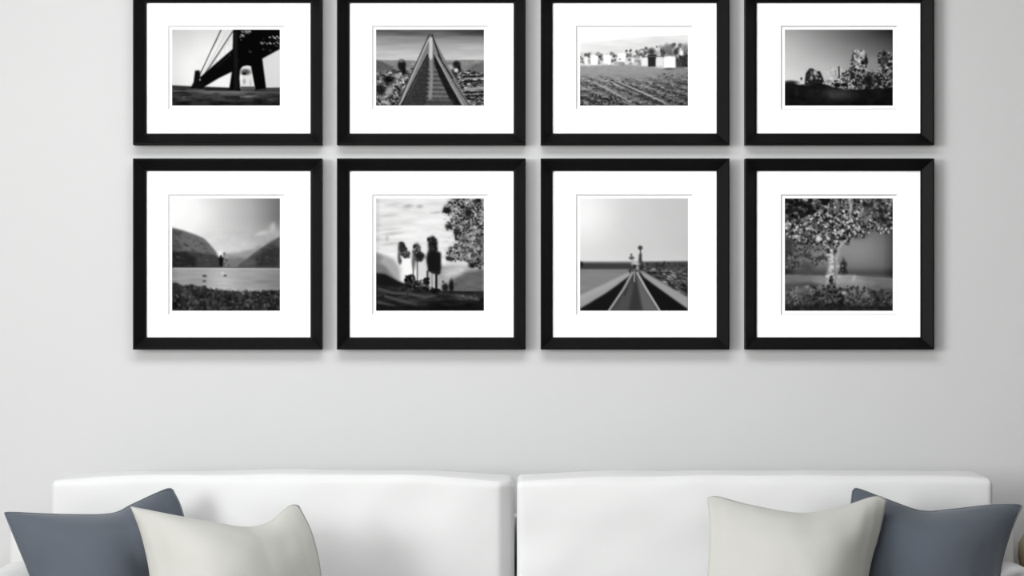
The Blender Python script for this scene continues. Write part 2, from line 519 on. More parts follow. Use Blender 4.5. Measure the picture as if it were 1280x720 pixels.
def paint_lake():
    c = Canvas(47, 674, 37, 690, 15)
    X, Y = c.x, c.y
    r = np.hypot((X - 60) / 560, (Y - 110) / 520)
    c.v = np.interp(r, [0, .25, .5, .8, 1.05, 1.4], [258, 250, 215, 175, 120, 70])
    c.v = c.v + 60 * np.clip((Y - 150) / 220, 0, 1) * np.clip((X - 250) / 420, 0, 1) + 12 * np.clip((Y - 250) / 120, 0, 1) * (X > 250)
    c.v = np.minimum(c.v, 255) + c.noise(200, 160, 2) * 3
    # cloud on the right
    c.poly([(495, 285), (545, 235), (600, 215), (625, 180), (645, 205), (672, 215), (672, 245), (600, 268), (540, 290)], 178, 16)
    c.dab(565, 240, 32, 10, 208, -.3, soft=.8, op=.7); c.dab(632, 200, 12, 20, 200, .2, soft=.8, op=.7)
    c.poly([(530, 262), (672, 232), (672, 262), (600, 278)], 172, 8)
    # far ridge
    c.poly([(340, 360), (430, 350), (520, 330), (560, 300), (560, 440), (340, 440)], 150, 9)
    c.poly([(335, 385), (430, 378), (480, 385), (480, 440), (335, 440)], 118, 8)
    # right mountain
    c.poly([(430, 425), (500, 372), (560, 325), (620, 288), (674, 258), (674, 440), (430, 440)], 84, 4)
    c.poly([(590, 330), (674, 300), (674, 440), (520, 440)], 50, 12)
    c.scatter([(560, 340), (674, 270), (674, 430), (480, 430)], 60, 4, 12, 35, 110, .5, .4, .6, ang=-.5)
    c.poly([(480, 385), (600, 345), (674, 330), (674, 350), (560, 375)], 52, 7)
    # left mountain
    c.poly([(47, 208), (110, 222), (180, 245), (235, 270), (280, 320), (322, 372), (322, 440), (47, 440)], 104, 4)
    c.poly([(47, 212), (120, 235), (60, 262), (110, 330), (47, 350)], 80, 10)
    c.poly([(47, 345), (130, 342), (230, 355), (322, 372), (330, 440), (47, 440)], 62, 5)
    c.poly([(47, 345), (120, 350), (185, 375), (185, 440), (47, 440)], 36, 9)
    c.scatter([(47, 225), (180, 255), (300, 365), (300, 430), (47, 430)], 70, 5, 16, 40, 120, .5, .3, .55, ang=.4)
    c.v += c.noise(40, 22, 3) * 6 * ((Y > 215) & (Y < 436))
    c.dab(325, 358, 14, 17, 245, soft=.8); c.dab(350, 358, 7, 9, 110); c.dab(357, 395, 18, 26, 135, soft=.8, op=.7)
    # figure on a jetty
    c.poly([(318, 380), (345, 380), (341, 436), (323, 436)], 12, 3); c.dab(331, 384, 14, 6, 20); c.dab(330, 372, 6, 7, 30)
    c.scatter([(345, 370), (375, 370), (375, 435), (345, 435)], 16, 3, 6, 60, 190, 1, .7, .5)
    # water
    w = 158 + 30 * np.exp(-((X - 340) / 90) ** 2) + c.noise(150, 12, 3) * 10 - 22 * np.clip((90 - X) / 60, 0, 1) - 26 * np.clip((X - 520) / 130, 0, 1)
    c.put(Y > 438, w, 3)
    c.line([(47, 434), (674, 438)], 4, 45, 3); c.line([(60, 443), (674, 446)], 4, 195, 4)
    c.dab(235, 487, 13, 7, 78); c.dab(233, 517, 12, 7, 90); c.dab(235, 547, 9, 6, 70); c.dab(355, 485, 10, 6, 90); c.dab(340, 470, 9, 7, 210, soft=.7); c.dab(585, 520, 50, 8, 118, soft=.8, op=.7)
    # grass
    edge = np.interp(X, [47, 130, 250, 340, 420, 560, 674], [528, 538, 552, 570, 575, 574, 566]) + c.noise(16, 999, 2) * 9
    c.put(Y > edge, 42 + c.noise(34, 26, 3) * 24 - (Y - 600) * .05, 4)
    c.scatter([(50, 550), (300, 560), (670, 580), (670, 600), (50, 575)], 60, 4, 8, 20, 150, 1, .6, .5)
    c.scatter([(50, 580), (670, 600), (670, 688), (50, 688)], 380, 5, 14, 10, 120, .6, .55, .5)
    c.scatter([(250, 548), (420, 560), (560, 570), (560, 582), (250, 566)], 18, 3, 6, 90, 210, 1, .8, .2)
    return c


def paint_poplars():
    c = Canvas(47, 674, 37, 690, 16)
    X, Y = c.x, c.y
    c.v = 226 + c.noise(170, 34, 4) * 20 + 12 * np.exp(-((X - 380) / 190) ** 2 - ((Y - 200) / 190) ** 2) - 30 * np.clip((75 - X) / 30, 0, 1)
    c.v = np.minimum(c.v, 250)
    for (x, y, rx, ry, v) in ((232, 80, 24, 10, 165), (300, 82, 16, 8, 160), (140, 240, 50, 9, 182), (130, 215, 44, 5, 195), (115, 135, 50, 7, 195), (400, 118, 28, 7, 180), (110, 268, 8, 14, 175), (150, 70, 40, 6, 200), (130, 300, 60, 8, 190)):
        c.dab(x, y, rx, ry, v, -.1, soft=.8, op=.8)
    # hills
    c.poly([(47, 350), (110, 372), (150, 390), (180, 440), (190, 525), (47, 525)], 165, 8)
    c.poly([(47, 400), (100, 430), (130, 470), (175, 520), (47, 520)], 116, 7)
    c.poly([(47, 355), (85, 372), (70, 410), (47, 410)], 130, 7)
    c.poly([(400, 430), (500, 425), (674, 440), (674, 580), (400, 560)], 152, 12)
    c.poly([(420, 470), (500, 440), (560, 420), (560, 470), (460, 500)], 200, 14)
    c.poly([(490, 510), (560, 470), (640, 455), (674, 445), (674, 582), (490, 575)], 96, 8)
    c.v += c.noise(50, 16, 3) * 12 * ((X > 420) & (Y > 430))
    c.poly([(400, 500), (470, 500), (500, 545), (400, 555)], 168, 10)
    # ground
    edge = np.interp(X, [47, 110, 180, 260, 380, 500, 674], [475, 485, 522, 545, 568, 572, 578])
    c.put(Y > edge, 42 + c.noise(90, 20, 3) * 24 - (Y - 590) * .12, 5)
    c.poly([(47, 470), (95, 474), (160, 512), (240, 545), (47, 545)], 22, 6)
    for q in (((60, 560), (140, 585), (215, 590)), ((100, 605), (190, 630), (280, 655)), ((240, 590), (330, 610), (390, 600)), ((420, 590), (520, 600), (640, 625)), ((60, 640), (150, 660))):
        c.line(list(q), 12, 78, 14)
    c.line([(500, 580), (674, 577)], 5, 32, 4)
    c.scatter([(500, 585), (640, 600), (640, 640), (520, 620)], 16, 4, 8, 60, 145, .6, .6, .3)
    c.poly([(47, 665), (674, 655), (674, 690), (47, 690)], 16, 14)
    # bright gaps behind the poplars
    c.poly([(190, 395), (262, 380), (262, 470), (235, 482), (205, 472)], 246, 6)
    c.poly([(285, 395), (340, 390), (340, 490), (320, 508), (290, 500)], 215, 6)
    c.poly([(350, 470), (385, 470), (385, 560), (355, 560)], 175, 6)
    # poplars
    def foliage(pts, n, lo, hi, base):
        c.poly(pts, base, 6); c.scatter(pts, int(n * 1.8), 4, 9, lo, hi, 1, .75, .65)
    foliage([(175, 300), (195, 285), (215, 310), (222, 335), (245, 355), (245, 378), (205, 380), (182, 350)], 40, 25, 170, 85)
    c.dab(180, 375, 9, 38, 95, soft=.6); c.dab(187, 400, 8, 16, 70, soft=.6)
    foliage([(265, 305), (285, 292), (302, 315), (300, 345), (325, 365), (315, 400), (275, 400), (262, 360)], 44, 22, 160, 75)
    c.dab(300, 372, 26, 20, 30, soft=.5); c.dab(265, 400, 12, 40, 105, soft=.6)
    foliage([(348, 265), (378, 252), (402, 280), (402, 345), (420, 355), (422, 440), (408, 482), (375, 470), (348, 455), (336, 380), (350, 340)], 36, 18, 75, 30)
    c.poly([(350, 350), (420, 350), (420, 465), (352, 462)], 22, 6)
    for (x, y0, y1, w, v) in ((235, 490, 540, 9, 30), (262, 380, 555, 8, 100), (286, 400, 560, 8, 90), (345, 460, 560, 12, 60), (396, 465, 570, 14, 28), (372, 480, 565, 5, 130)):
        c.line([(x, y0), (x, y1)], w, v, 6)
    c.scatter([(212, 490), (250, 478), (258, 550), (215, 545)], 34, 4, 9, 8, 60, 1.4, .85, .8)
    c.scatter([(262, 490), (290, 510), (350, 500), (350, 560), (262, 560)], 60, 4, 9, 10, 110, 1.4, .85, .7)
    c.dab(387, 575, 14, 16, 12); c.scatter([(200, 540), (420, 560), (420, 580), (200, 560)], 30, 6, 12, 10, 60, 1, .7, .8)
    c.dab(448, 553, 20, 24, 30, soft=.4); c.dab(484, 545, 15, 38, 22, soft=.4); c.dab(435, 520, 6, 8, 70); c.dab(508, 535, 12, 10, 80, soft=.6)
    c.dab(450, 600, 50, 26, 25, soft=.7, op=.6)
    # leafy branch
    L = [(480, 37), (674, 37), (674, 420), (610, 440), (570, 395), (470, 405), (450, 375), (465, 330), (510, 300), (505, 225), (450, 215), (455, 180), (490, 150), (430, 115), (445, 80)]
    c.put(c.inside(L), 148 + c.noise(30, 30, 2) * 25, 12)
    c.poly([(660, 250), (674, 250), (674, 430), (640, 430)], 95, 8)
    c.scatter(L, 1000, 4, 9, 14, 215, .7, .88, .58)
    c.scatter([(520, 230), (674, 260), (674, 400), (540, 400)], 90, 6, 12, 60, 180, .8, .7, .4)
    c.scatter([(440, 60), (520, 60), (520, 400), (440, 400)], 50, 4, 9, 150, 235, .8, .5, .3); c.dab(462, 105, 22, 15, 28, .4, soft=.5); c.dab(470, 200, 20, 12, 40, soft=.5); c.dab(580, 120, 20, 28, 30, soft=.6); c.dab(512, 235, 16, 14, 40); c.dab(468, 385, 16, 12, 45); c.dab(605, 425, 22, 14, 28, soft=.5); c.dab(650, 440, 10, 8, 60)
    return c


def paint_railway():
    c = Canvas(47, 674, 37, 690, 17)
    X, Y = c.x, c.y
    c.v = 202 + 36 * np.exp(-(((X - 60) / 190) ** 2 + ((Y - 120) / 210) ** 2)) - 10 * np.clip((X - 400) / 270, 0, 1) + c.noise(160, 160, 2) * 2 + 6 * np.clip((Y - 330) / 80, 0, 1)
    c.put(Y > 403, 92 + c.noise(90, 16, 3) * 14, 3)
    c.line([(47, 409), (345, 411)], 6, 120, 5)
    c.poly([(47, 414), (340, 414), (335, 447), (47, 447)], 58, 4)
    c.dab(55, 418, 8, 14, 30, soft=.6)
    c.poly([(47, 447), (335, 447), (300, 480), (47, 610)], 124, 5)
    c.v += c.noise(80, 12, 3) * 5 * ((Y > 447) & (X < 300))
    # right scrub
    c.poly([(385, 408), (674, 404), (674, 625), (400, 455)], 76, 4)
    c.line([(400, 404), (674, 401)], 5, 125, 4)
    c.poly([(400, 410), (674, 408), (674, 438), (400, 440)], 60, 4)
    c.scatter([(405, 445), (674, 445), (674, 610), (560, 550)], 230, 4, 15, 18, 175, .4, .75, .58, ang=.15)
    c.scatter([(405, 412), (674, 410), (674, 440), (405, 442)], 30, 6, 14, 30, 110, .5, .6, .6)
    # verge bands
    c.poly([(335, 462), (300, 480), (47, 600), (47, 672), (200, 585), (335, 492)], 150, 4)
    c.poly([(335, 462), (300, 478), (200, 530), (47, 600), (47, 628), (220, 550), (335, 480)], 158, 6)
    c.poly([(395, 452), (674, 612), (674, 680), (420, 500)], 150, 4)
    # dark shoulders
    c.poly([(335, 486), (200, 585), (52, 676), (47, 690), (215, 690), (345, 480)], 22, 4)
    c.poly([(395, 470), (420, 498), (560, 600), (674, 682), (674, 690), (500, 690), (385, 480)], 20, 4)
    # track
    c.poly([(355, 455), (378, 455), (505, 690), (210, 690)], 62, 4)
    c.poly([(362, 470), (376, 470), (500, 690), (410, 690)], 94, 6)
    c.poly([(355, 470), (368, 470), (405, 690), (325, 690)], 52, 7)
    c.poly([(350, 470), (338, 540), (240, 690), (325, 690), (355, 560)], 74, 7)
    c.line([(350, 468), (300, 560), (212, 690)], 12, 150, 5)
    c.line([(378, 468), (430, 560), (510, 690)], 12, 165, 5)
    c.line([(362, 460), (361, 520)], 6, 170, 5); c.line([(320, 560), (305, 600)], 5, 35, 5); c.line([(395, 650), (405, 690)], 5, 60, 5)
    # signal and shrubs
    c.line([(397, 330), (399, 420)], 8, 85, 4)
    c.dab(396, 323, 13, 12, 45, soft=.35); c.dab(396, 323, 5, 4, 90)
    c.poly([(388, 360), (404, 355), (408, 455), (386, 450)], 55, 4)
    c.dab(344, 364, 6, 7, 90); c.dab(346, 382, 15, 10, 75, soft=.45); c.dab(350, 398, 6, 10, 170)
    c.line([(340, 415), (335, 465)], 8, 45, 5); c.dab(367, 415, 22, 12, 185, soft=.6); c.dab(362, 432, 13, 12, 45, soft=.5); c.dab(380, 440, 8, 10, 150); c.dab(345, 440, 8, 12, 60); c.dab(405, 440, 8, 14, 35)
    return c


def paint_tree():
    c = Canvas(53, 682, 37, 690, 18)
    X, Y = c.x, c.y
    c.v = 92 + 42 * np.exp(-((X - 480) / 170) ** 2 - ((Y - 330) / 130) ** 2) + 20 * np.exp(-((X - 260) / 130) ** 2 - ((Y - 380) / 80) ** 2) - 35 * np.clip((120 - X) / 70, 0, 1) - 28 * np.clip((X - 620) / 60, 0, 1)
    c.v += c.noise(90, 30, 3) * 8 * (X < 320)
    c.v = c.v - 30 * np.exp(-((Y - 470) / 26) ** 2)
    # meadow
    edge = np.interp(X, [53, 300, 420, 520, 682], [478, 486, 478, 490, 500])
    c.put(Y > edge, 108 + 42 * np.exp(-((X - 380) / 150) ** 2) - np.clip((Y - 530) * .45, 0, 70) + c.noise(60, 16, 3) * 12, 5)
    c.poly([(53, 530), (200, 520), (300, 550), (53, 560)], 70, 10)
    # undergrowth
    c.scatter([(60, 560), (300, 535), (420, 545), (680, 575), (680, 690), (60, 690)], 640, 4, 12, 14, 150, .7, .7, .58)
    c.scatter([(240, 560), (400, 560), (400, 670), (200, 670)], 90, 6, 14, 10, 150, .8, .8, .6)
    c.dab(330, 620, 110, 60, 22, soft=.9, op=.45); c.dab(620, 630, 60, 50, 28, soft=.9, op=.4); c.dab(110, 590, 60, 26, 105, soft=.9, op=.4); c.dab(470, 590, 60, 22, 110, soft=.9, op=.35)
    c.poly([(53, 655), (682, 660), (682, 690), (53, 690)], 28, 14)
    # trunk
    c.poly([(318, 345), (348, 350), (362, 330), (372, 345), (352, 400), (350, 480), (362, 560), (292, 560), (302, 480), (310, 400)], 172, 7)
    c.poly([(350, 400), (372, 420), (385, 540), (350, 550)], 150, 12)
    c.dab(300, 300, 60, 60, 165, .7, soft=.9, op=.35); c.dab(380, 300, 50, 40, 160, -.7, soft=.9, op=.35)
    c.poly([(318, 360), (336, 360), (334, 470), (314, 475)], 205, 9)
    c.scatter([(300, 360), (360, 360), (372, 550), (296, 550)], 70, 4, 10, 110, 235, 1.6, .6, .4, ang=1.5)
    c.line([(340, 360), (346, 545)], 6, 110, 8)
    for q in (((330, 350), (285, 300), (235, 230), (190, 200)), ((355, 340), (400, 285), (450, 255)), ((340, 330), (345, 240), (330, 60)), ((300, 310), (250, 290), (200, 270)), ((370, 300), (430, 200), (440, 60)), ((430, 240), (560, 190), (640, 190))):
        c.line(list(q), 9, 160, 8)
    # canopy
    K = [(53, 37), (682, 37), (682, 230), (640, 245), (560, 225), (510, 268), (450, 262), (410, 250), (370, 290), (350, 345), (300, 350), (250, 310), (180, 310), (120, 290), (53, 250)]
    c.put(c.inside(K), c.v * .3 + 62 + c.noise(60, 60, 2) * 22, 14)
    for q in (((330, 350), (285, 300), (235, 230), (190, 200)), ((355, 340), (400, 285), (450, 255)), ((370, 300), (430, 200), (440, 60))):
        c.line(list(q), 7, 170, 8)
    c.scatter(K, 1500, 4, 10, 10, 228, .8, .85, .54)
    c.scatter([(53, 37), (330, 37), (200, 130), (53, 180)], 70, 7, 16, 8, 70, 1, .75, .8)
    c.scatter([(500, 50), (682, 37), (682, 200), (540, 150)], 70, 7, 14, 14, 130, 1, .7, .6)
    c.scatter([(230, 120), (520, 90), (500, 240), (400, 250), (350, 330), (260, 270)], 170, 4, 9, 60, 240, 1, .8, .3)
    c.scatter([(230, 120), (520, 90), (500, 240), (340, 340), (260, 270)], 110, 4, 9, 12, 60, 1, .85, .5)
    c.dab(247, 268, 12, 22, 212, .3, soft=.6); c.dab(436, 90, 9, 45, 165, .1, soft=.7); c.dab(330, 100, 7, 60, 40, soft=.7, op=.7); c.dab(360, 90, 10, 50, 120, soft=.7, op=.7); c.dab(520, 130, 24, 45, 110, .4, soft=.8, op=.6)
    c.scatter([(53, 300), (130, 290), (260, 330), (300, 400), (230, 430), (60, 440)], 210, 5, 11, 28, 150, .6, .7, .55)
    for (x, y, rx, ry, v) in ((180, 368, 26, 13, 48), (275, 378, 26, 9, 52), (415, 300, 14, 8, 62), (150, 300, 34, 8, 40), (180, 430, 40, 22, 62), (90, 330, 26, 18, 62), (345, 345, 10, 16, 40)):
        c.dab(x, y, rx, ry, v, .2, soft=.6, op=.8)
    c.dab(75, 290, 26, 16, 45, soft=.8, op=.7)
    # small conifer and flowers
    c.poly([(392, 372), (402, 400), (416, 412), (410, 440), (422, 476), (360, 476), (376, 440), (372, 415), (388, 400)], 48, 4)
    c.scatter([(392, 385), (416, 470), (365, 470)], 22, 4, 9, 18, 130, .7, .8, .6)
    c.dab(455, 500, 9, 16, 172, .3, soft=.7); c.dab(395, 585, 12, 10, 165, soft=.6)
    c.scatter([(310, 490), (340, 490), (345, 560), (300, 560)], 22, 5, 11, 20, 110, .8, .8, .7)
    return c


# ------------------------------------------------------------------ framed pictures
E_FIT = 1.0   # how much light the prints receive (unused; the column gains offset the light in the tones)
S0 = 474.0    # px per metre on the wall


def print_mesh(tones, w, h, x0, z0, gain):
    """tones[row, col] (row 0 = top) on a fine grid sheet of thickness 0; faces -y"""
    ny, nx = tones.shape
    xs = np.linspace(x0, x0 + w, nx); zs = np.linspace(z0 + h, z0, ny)
    co = np.zeros((ny, nx, 3)); co[..., 0] = xs[None, :]; co[..., 2] = zs[:, None]
    idx = np.arange(nx * ny).reshape(ny, nx)
    f = np.stack([idx[:-1, :-1], idx[1:, :-1], idx[1:, 1:], idx[:-1, 1:]], -1).reshape(-1, 4)
    me = bpy.data.meshes.new('photo_print')
    me.vertices.add(nx * ny); me.vertices.foreach_set('co', co.ravel())
    me.loops.add(f.size); me.loops.foreach_set('vertex_index', f.ravel().astype(np.int32))
    me.polygons.add(len(f)); me.polygons.foreach_set('loop_start', (np.arange(len(f)) * 4).astype(np.int32))
    me.update(calc_edges=True); me.validate()
    a = me.color_attributes.new('tone', 'FLOAT_COLOR', 'POINT')
    v = tones / 255.0
    lin = np.where(v <= .04045, v / 12.92, ((v + .055) / 1.055) ** 2.4)
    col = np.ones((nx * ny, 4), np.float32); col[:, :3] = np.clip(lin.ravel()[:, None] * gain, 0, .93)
    a.data.foreach_set('color', col.ravel())
    return me




def ring(bm, x0, x1, z0, z1, prof):
    """mitred frame: prof = list of (inset, y); closed profile swept round the rectangle"""
    loops = []
    for (i, y) in prof:
        loops.append([bm.verts.new(p) for p in ((x0 + i, y, z0 + i), (x1 - i, y, z0 + i), (x1 - i, y, z1 - i), (x0 + i, y, z1 - i))])
    n = len(loops)
    for a in range(n):
        A, B = loops[a], loops[(a + 1) % n]
        for k in range(4):
            bm.faces.new((A[k], A[(k + 1) % 4], B[(k + 1) % 4], B[k]))


def framed(px0, py0, px1, py1, mopen, pr, canvas, label, group, gain):
    """px rectangles on the wall: outer frame, mat opening, printed image"""
    cx = (px0 + px1) / 2; d = .004
    base = P(cx, py1, 0)
    t = thing('framed_photograph', label, 'picture', (base.x, 0, base.z), group)
    F = .034                                     # how far the moulding stands out from the wall
    def L(px, py, dd=F):
        q = P(px, py, dd)
        return (q.x - base.x, q.z - base.z)
    x0, z1 = L(px0, py0); x1, z0 = L(px1, py1)
    w = 15.0 / S0
    bm = bmesh.new()
    ring(bm, x0, x1, z0, z1, [(0, -.002), (0, -F + .0015), (.0015, -F), (.0045, -F), (.006, -F + .0012), (w - .005, -.0155), (w - .003, -.0148), (w, -.0145), (w, -.0105), (w - .006, -.0105), (w - .006, -.002)])
    fr = obj('frame_moulding', bm, M['black'], t)
    # backing board
    bm = bmesh.new(); add_box(bm, x0 + w - .0055, x1 - w + .0055, -.005, -.002, z0 + w - .0055, z1 - w + .0055)
    obj('backing_board', bm, M['backing'], t)
    # mat with bevelled window
    mx0, mz1 = L(mopen[0], mopen[1], .0104); mx1, mz0 = L(mopen[2], mopen[3], .0104)
    ax0, ax1, az0, az1 = x0 + w - .0055, x1 - w + .0055, z0 + w - .0055, z1 - w + .0055
    bm = bmesh.new()
    def rect(x0, x1, z0, z1, y):
        return [bm.verts.new(p) for p in ((x0, y, z0), (x1, y, z0), (x1, y, z1), (x0, y, z1))]
    b = .0036
    A = rect(ax0, ax1, az0, az1, -.0104); B = rect(mx0, mx1, mz0, mz1, -.0104)
    Cc = rect(mx0 + b, mx1 - b, mz0 + b, mz1 - b, -.0066); D = rect(ax0, ax1, az0, az1, -.0066)
    for n_, (U, V) in enumerate(((A, B), (B, Cc), (Cc, D), (D, A))):
        for k in range(4):
            f = bm.faces.new((U[k], U[(k + 1) % 4], V[(k + 1) % 4], V[k]))
            f.material_index = 1 if n_ == 1 else 0
    mo = obj('mat_board', bm, M['mat'], t)
    mo.data.materials.append(M['matshade'])
    # photographic paper with white margin
    bm = bmesh.new(); add_box(bm, mx0 - .01, mx1 + .01, -.0064, -.0052, mz0 - .01, mz1 + .01)
    pp = obj('photo_paper', bm, M['mat'], t)
    qx0, qz1 = L(pr[0], pr[1], .0066); qx1, qz0 = L(pr[2], pr[3], .0066)
    nx = 222 if (pr[3] - pr[1]) < 110 else 210
    ny = int(round(nx * (pr[3] - pr[1]) / (pr[2] - pr[0])))
    me = print_mesh(canvas.out(nx, ny), qx1 - qx0, qz1 - qz0, qx0, qz0, gain)
    po = obj('printed_image', me, M['print'], pp)
    po.location = (0, -.0066, 0)
    return t


GT = 'four landscape-format photographs in the top row'
GB = 'four taller framed photographs in the bottom row'
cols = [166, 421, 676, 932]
GAIN = [.61, .67, .75, .82]       # print tones per column, darker leftward to offset stronger light there
tops = [(paint_bridge, 'black framed photo of a dark suspension bridge over water, in the top row'),
        (paint_pyramid, 'black framed photo of a long stepped ramp narrowing to a point, in the top row'),
        (paint_orchard, 'black framed photo of furrowed field with white houses, in the top row'),
        (paint_ruin, 'black framed photo of ragged trees under darkening sky, in the top row')]
bots = [(paint_lake, 'black framed photo of a lake between mountains, in the bottom row'),
        (paint_poplars, 'black framed photo of three tall slim trees under a leafy branch, in the bottom row'),
        (paint_railway, 'black framed photo of a straight track running to the horizon, in the bottom row'),
        (paint_tree, 'black framed photo of one spreading tree with pale trunk, bottom row')]
for i, x in enumerate(cols):
    e = 1 if i == 3 else 0
    m0 = x + 44
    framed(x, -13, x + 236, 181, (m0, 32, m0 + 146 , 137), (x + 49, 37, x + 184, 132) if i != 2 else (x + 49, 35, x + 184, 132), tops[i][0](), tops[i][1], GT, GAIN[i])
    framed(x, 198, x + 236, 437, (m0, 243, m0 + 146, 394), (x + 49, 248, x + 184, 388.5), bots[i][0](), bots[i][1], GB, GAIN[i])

# ------------------------------------------------------------------ sofa


def soft_box(x0, x1, d0, d1, z0, z1, r=.05, bulge=.02, top_bulge=.012, nx=60, ny=14, nz=28, fold=.0, seed=0, top_drop=None, side_bulge=.0, taper=None):
    """cushion: rounded box with swollen faces and shallow folds (d = distance from wall, so y = -d)"""
    bm = bmesh.new()
    cx, cy, cz = (x0 + x1) / 2, -(d0 + d1) / 2, (z0 + z1) / 2
    hx, hy, hz = (x1 - x0) / 2, (d1 - d0) / 2, (z1 - z0) / 2
    r = min(r, hx, hy, hz)
    seen = {}
    def vert(u, v, w):
        key = (round(u, 5), round(v, 5), round(w, 5))
        if key in seen:
            return seen[key]
        p = Vector((u * hx, v * hy, w * hz))
        q = Vector((max(-hx + r, min(hx - r, p.x)), max(-hy + r, min(hy - r, p.y)), max(-hz + r, min(hz - r, p.z))))
        dlt = p - q
        if dlt.length > 1e-9:
            p = q + dlt.normalized() * r
        a = (1 - u * u); b_ = (1 - v * v); c_ = (1 - w * w)
        p.y += v * bulge * (1 if v < 0 else .1) * (max(a, 0) ** .5) * (max(c_, 0) ** .5)
        p.z += (w > 0) * w * top_bulge * (max(a, 0) ** .6) * (max(b_, 0) ** .5)
        p.x += u * side_bulge * (max(c_, 0) ** .5) * (max(b_, 0) ** .5)
        if top_drop and w > 0:
            p.z -= top_drop(u) * w
        if taper and v < 0:
            p.y += taper(u) * -v
        if fold:
            X = p.x * 3.2 + seed * 7.1; Z = p.z * 3.5 + seed
            n1 = noise.noise(Vector((X * .8 + Z * .9, Z * 1.6, seed)))
            n2 = noise.noise(Vector((X * 2.2 - Z * 1.5, Z * 2.2 + X * .7, seed + 5)))
            p.y -= fold * (n1 + .45 * n2) * (1 if v < 0 else .3)
            p.z += fold * .35 * noise.noise(Vector((X * 1.6, p.y * 6, seed + 9))) * (w > 0)
        seen[key] = bm.verts.new((cx + p.x, cy + p.y, cz + p.z))
        return seen[key]
    def warp(n):      # finer towards the rounded edges
        return [math.sin((i / n - .5) * math.pi) * .45 + (i / n * 2 - 1) * .55 for i in range(n + 1)]
    U, V, W = warp(nx), warp(ny), warp(nz)
    U[0] = V[0] = W[0] = -1; U[-1] = V[-1] = W[-1] = 1
    def grid(A, B, fn):
        for i in range(len(A) - 1):
            for j in range(len(B) - 1):
                vs = [fn(A[i], B[j]), fn(A[i + 1], B[j]), fn(A[i + 1], B[j + 1]), fn(A[i], B[j + 1])]
                if len(set(vs)) == 4:
                    bm.faces.new(vs)
    for s in (-1, 1):
        grid(U, W, lambda a, b: vert(a, s, b))
        grid(V, W, lambda a, b: vert(s, a, b))
        grid(U, V, lambda a, b: vert(a, b, s))
    return bm


sofa = thing('sofa', 'wide white fabric two-cushion sofa standing against the grey wall under the pictures', 'sofa', (0.01, -.04, 0))
O = Vector((0.01, -.04, 0))


def spart(name, bm, m, smooth=True, label=None):
    bmesh.ops.translate(bm, verts=bm.verts, vec=-O)
    o = obj(name, bm, m, sofa, smooth)
    if label:
        o['label'] = label
    return o


AX = 1.155
spart('back_frame', soft_box(-1.275, 1.275, .04, .20, .12, .722, r=.035, bulge=.0, top_bulge=.004, nx=40, ny=8, nz=16), M['sofa'])
spart('base_frame', soft_box(-1.25, 1.25, .21, .93, .12, .28, r=.02, bulge=0, top_bulge=0, nx=20, ny=10, nz=4), M['sofa'])
spart('arm', soft_box(-1.285, -1.155, .205, .96, .12, .625, r=.055, bulge=0, top_bulge=.006, nx=10, ny=30, nz=20, fold=.003, seed=3), M['sofa'])
spart('arm', soft_box(1.17, 1.29, .205, .96, .12, .625, r=.055, bulge=0, top_bulge=.006, nx=10, ny=30, nz=20, fold=.003, seed=4), M['sofa'])
spart('seat_cushion', soft_box(-1.145, .004, .22, .95, .285, .425, r=.045, bulge=.008, top_bulge=.004, nx=40, ny=26, nz=10, fold=.003, seed=5), M['sofa'])
spart('seat_cushion', soft_box(.010, 1.16, .22, .95, .285, .425, r=.045, bulge=.008, top_bulge=.004, nx=40, ny=26, nz=10, fold=.003, seed=6), M['sofa'])


def drop_l(u):     # sags towards the middle of the sofa
    return .014 * max(0, (u - .5) / .5) ** 1.3 + .004 * max(0, (-u - .8) / .2) + .006 * max(0, -u - .2)


def drop_r(u):
    return .010 * max(0, (-u - .55) / .45) ** 1.5 + .003 * max(0, (u - .9) / .1)


spart('back_cushion', soft_box(-1.120, .006, .214, .37, .43, .853, r=.015, bulge=.028, top_bulge=.004, nx=110, ny=16, nz=44, fold=.012, seed=1, top_drop=drop_l, taper=lambda u: .032 * max(0, (u - .93) / .07) ** 1.2 if u > 0 else 0), M['sofa'])
spart('back_cushion', soft_box(.012, 1.168, .214, .37, .43, .851, r=.014, bulge=.028, top_bulge=.004, nx=110, ny=16, nz=44, fold=.010, seed=2, top_drop=drop_r), M['sofa'])
for sx in (-1, 1):
    for d in (.16, .88):
        bm = bmesh.new()
        bmesh.ops.create_cone(bm, cap_ends=True, segments=20, radius1=.018, radius2=.028, depth=.119, matrix=__import__('mathutils').Matrix.Translation((sx * 1.17, -d, .0605)))
        spart('leg', bm, M['leg'], True)


# ------------------------------------------------------------------ throw pillows
def curve(pts, n):
    """Catmull-Rom through 2-D/3-D points, n+1 samples evenly by parameter"""
    pts = [Vector(p) for p in pts]
    seg = [0]
    for a, b in zip(pts[:-1], pts[1:]):
        seg.append(seg[-1] + (b - a).length)
    out = []
    for k in range(n + 1):
        s = seg[-1] * k / n
        i = max(j for j in range(len(seg) - 1) if seg[j] <= s + 1e-9)
        t = (s - seg[i]) / (seg[i + 1] - seg[i])
        p0 = pts[i - 1] if i > 0 else pts[0] * 2 - pts[1]
        p1, p2 = pts[i], pts[i + 1]
        p3 = pts[i + 2] if i + 2 < len(pts) else p2 * 2 - p1
        out.append(.5 * ((2 * p1) + (p2 - p0) * t + (2 * p0 - 5 * p1 + 4 * p2 - p3) * t * t + (3 * p1 - p0 - 3 * p2 + p3) * t ** 3))
    return out


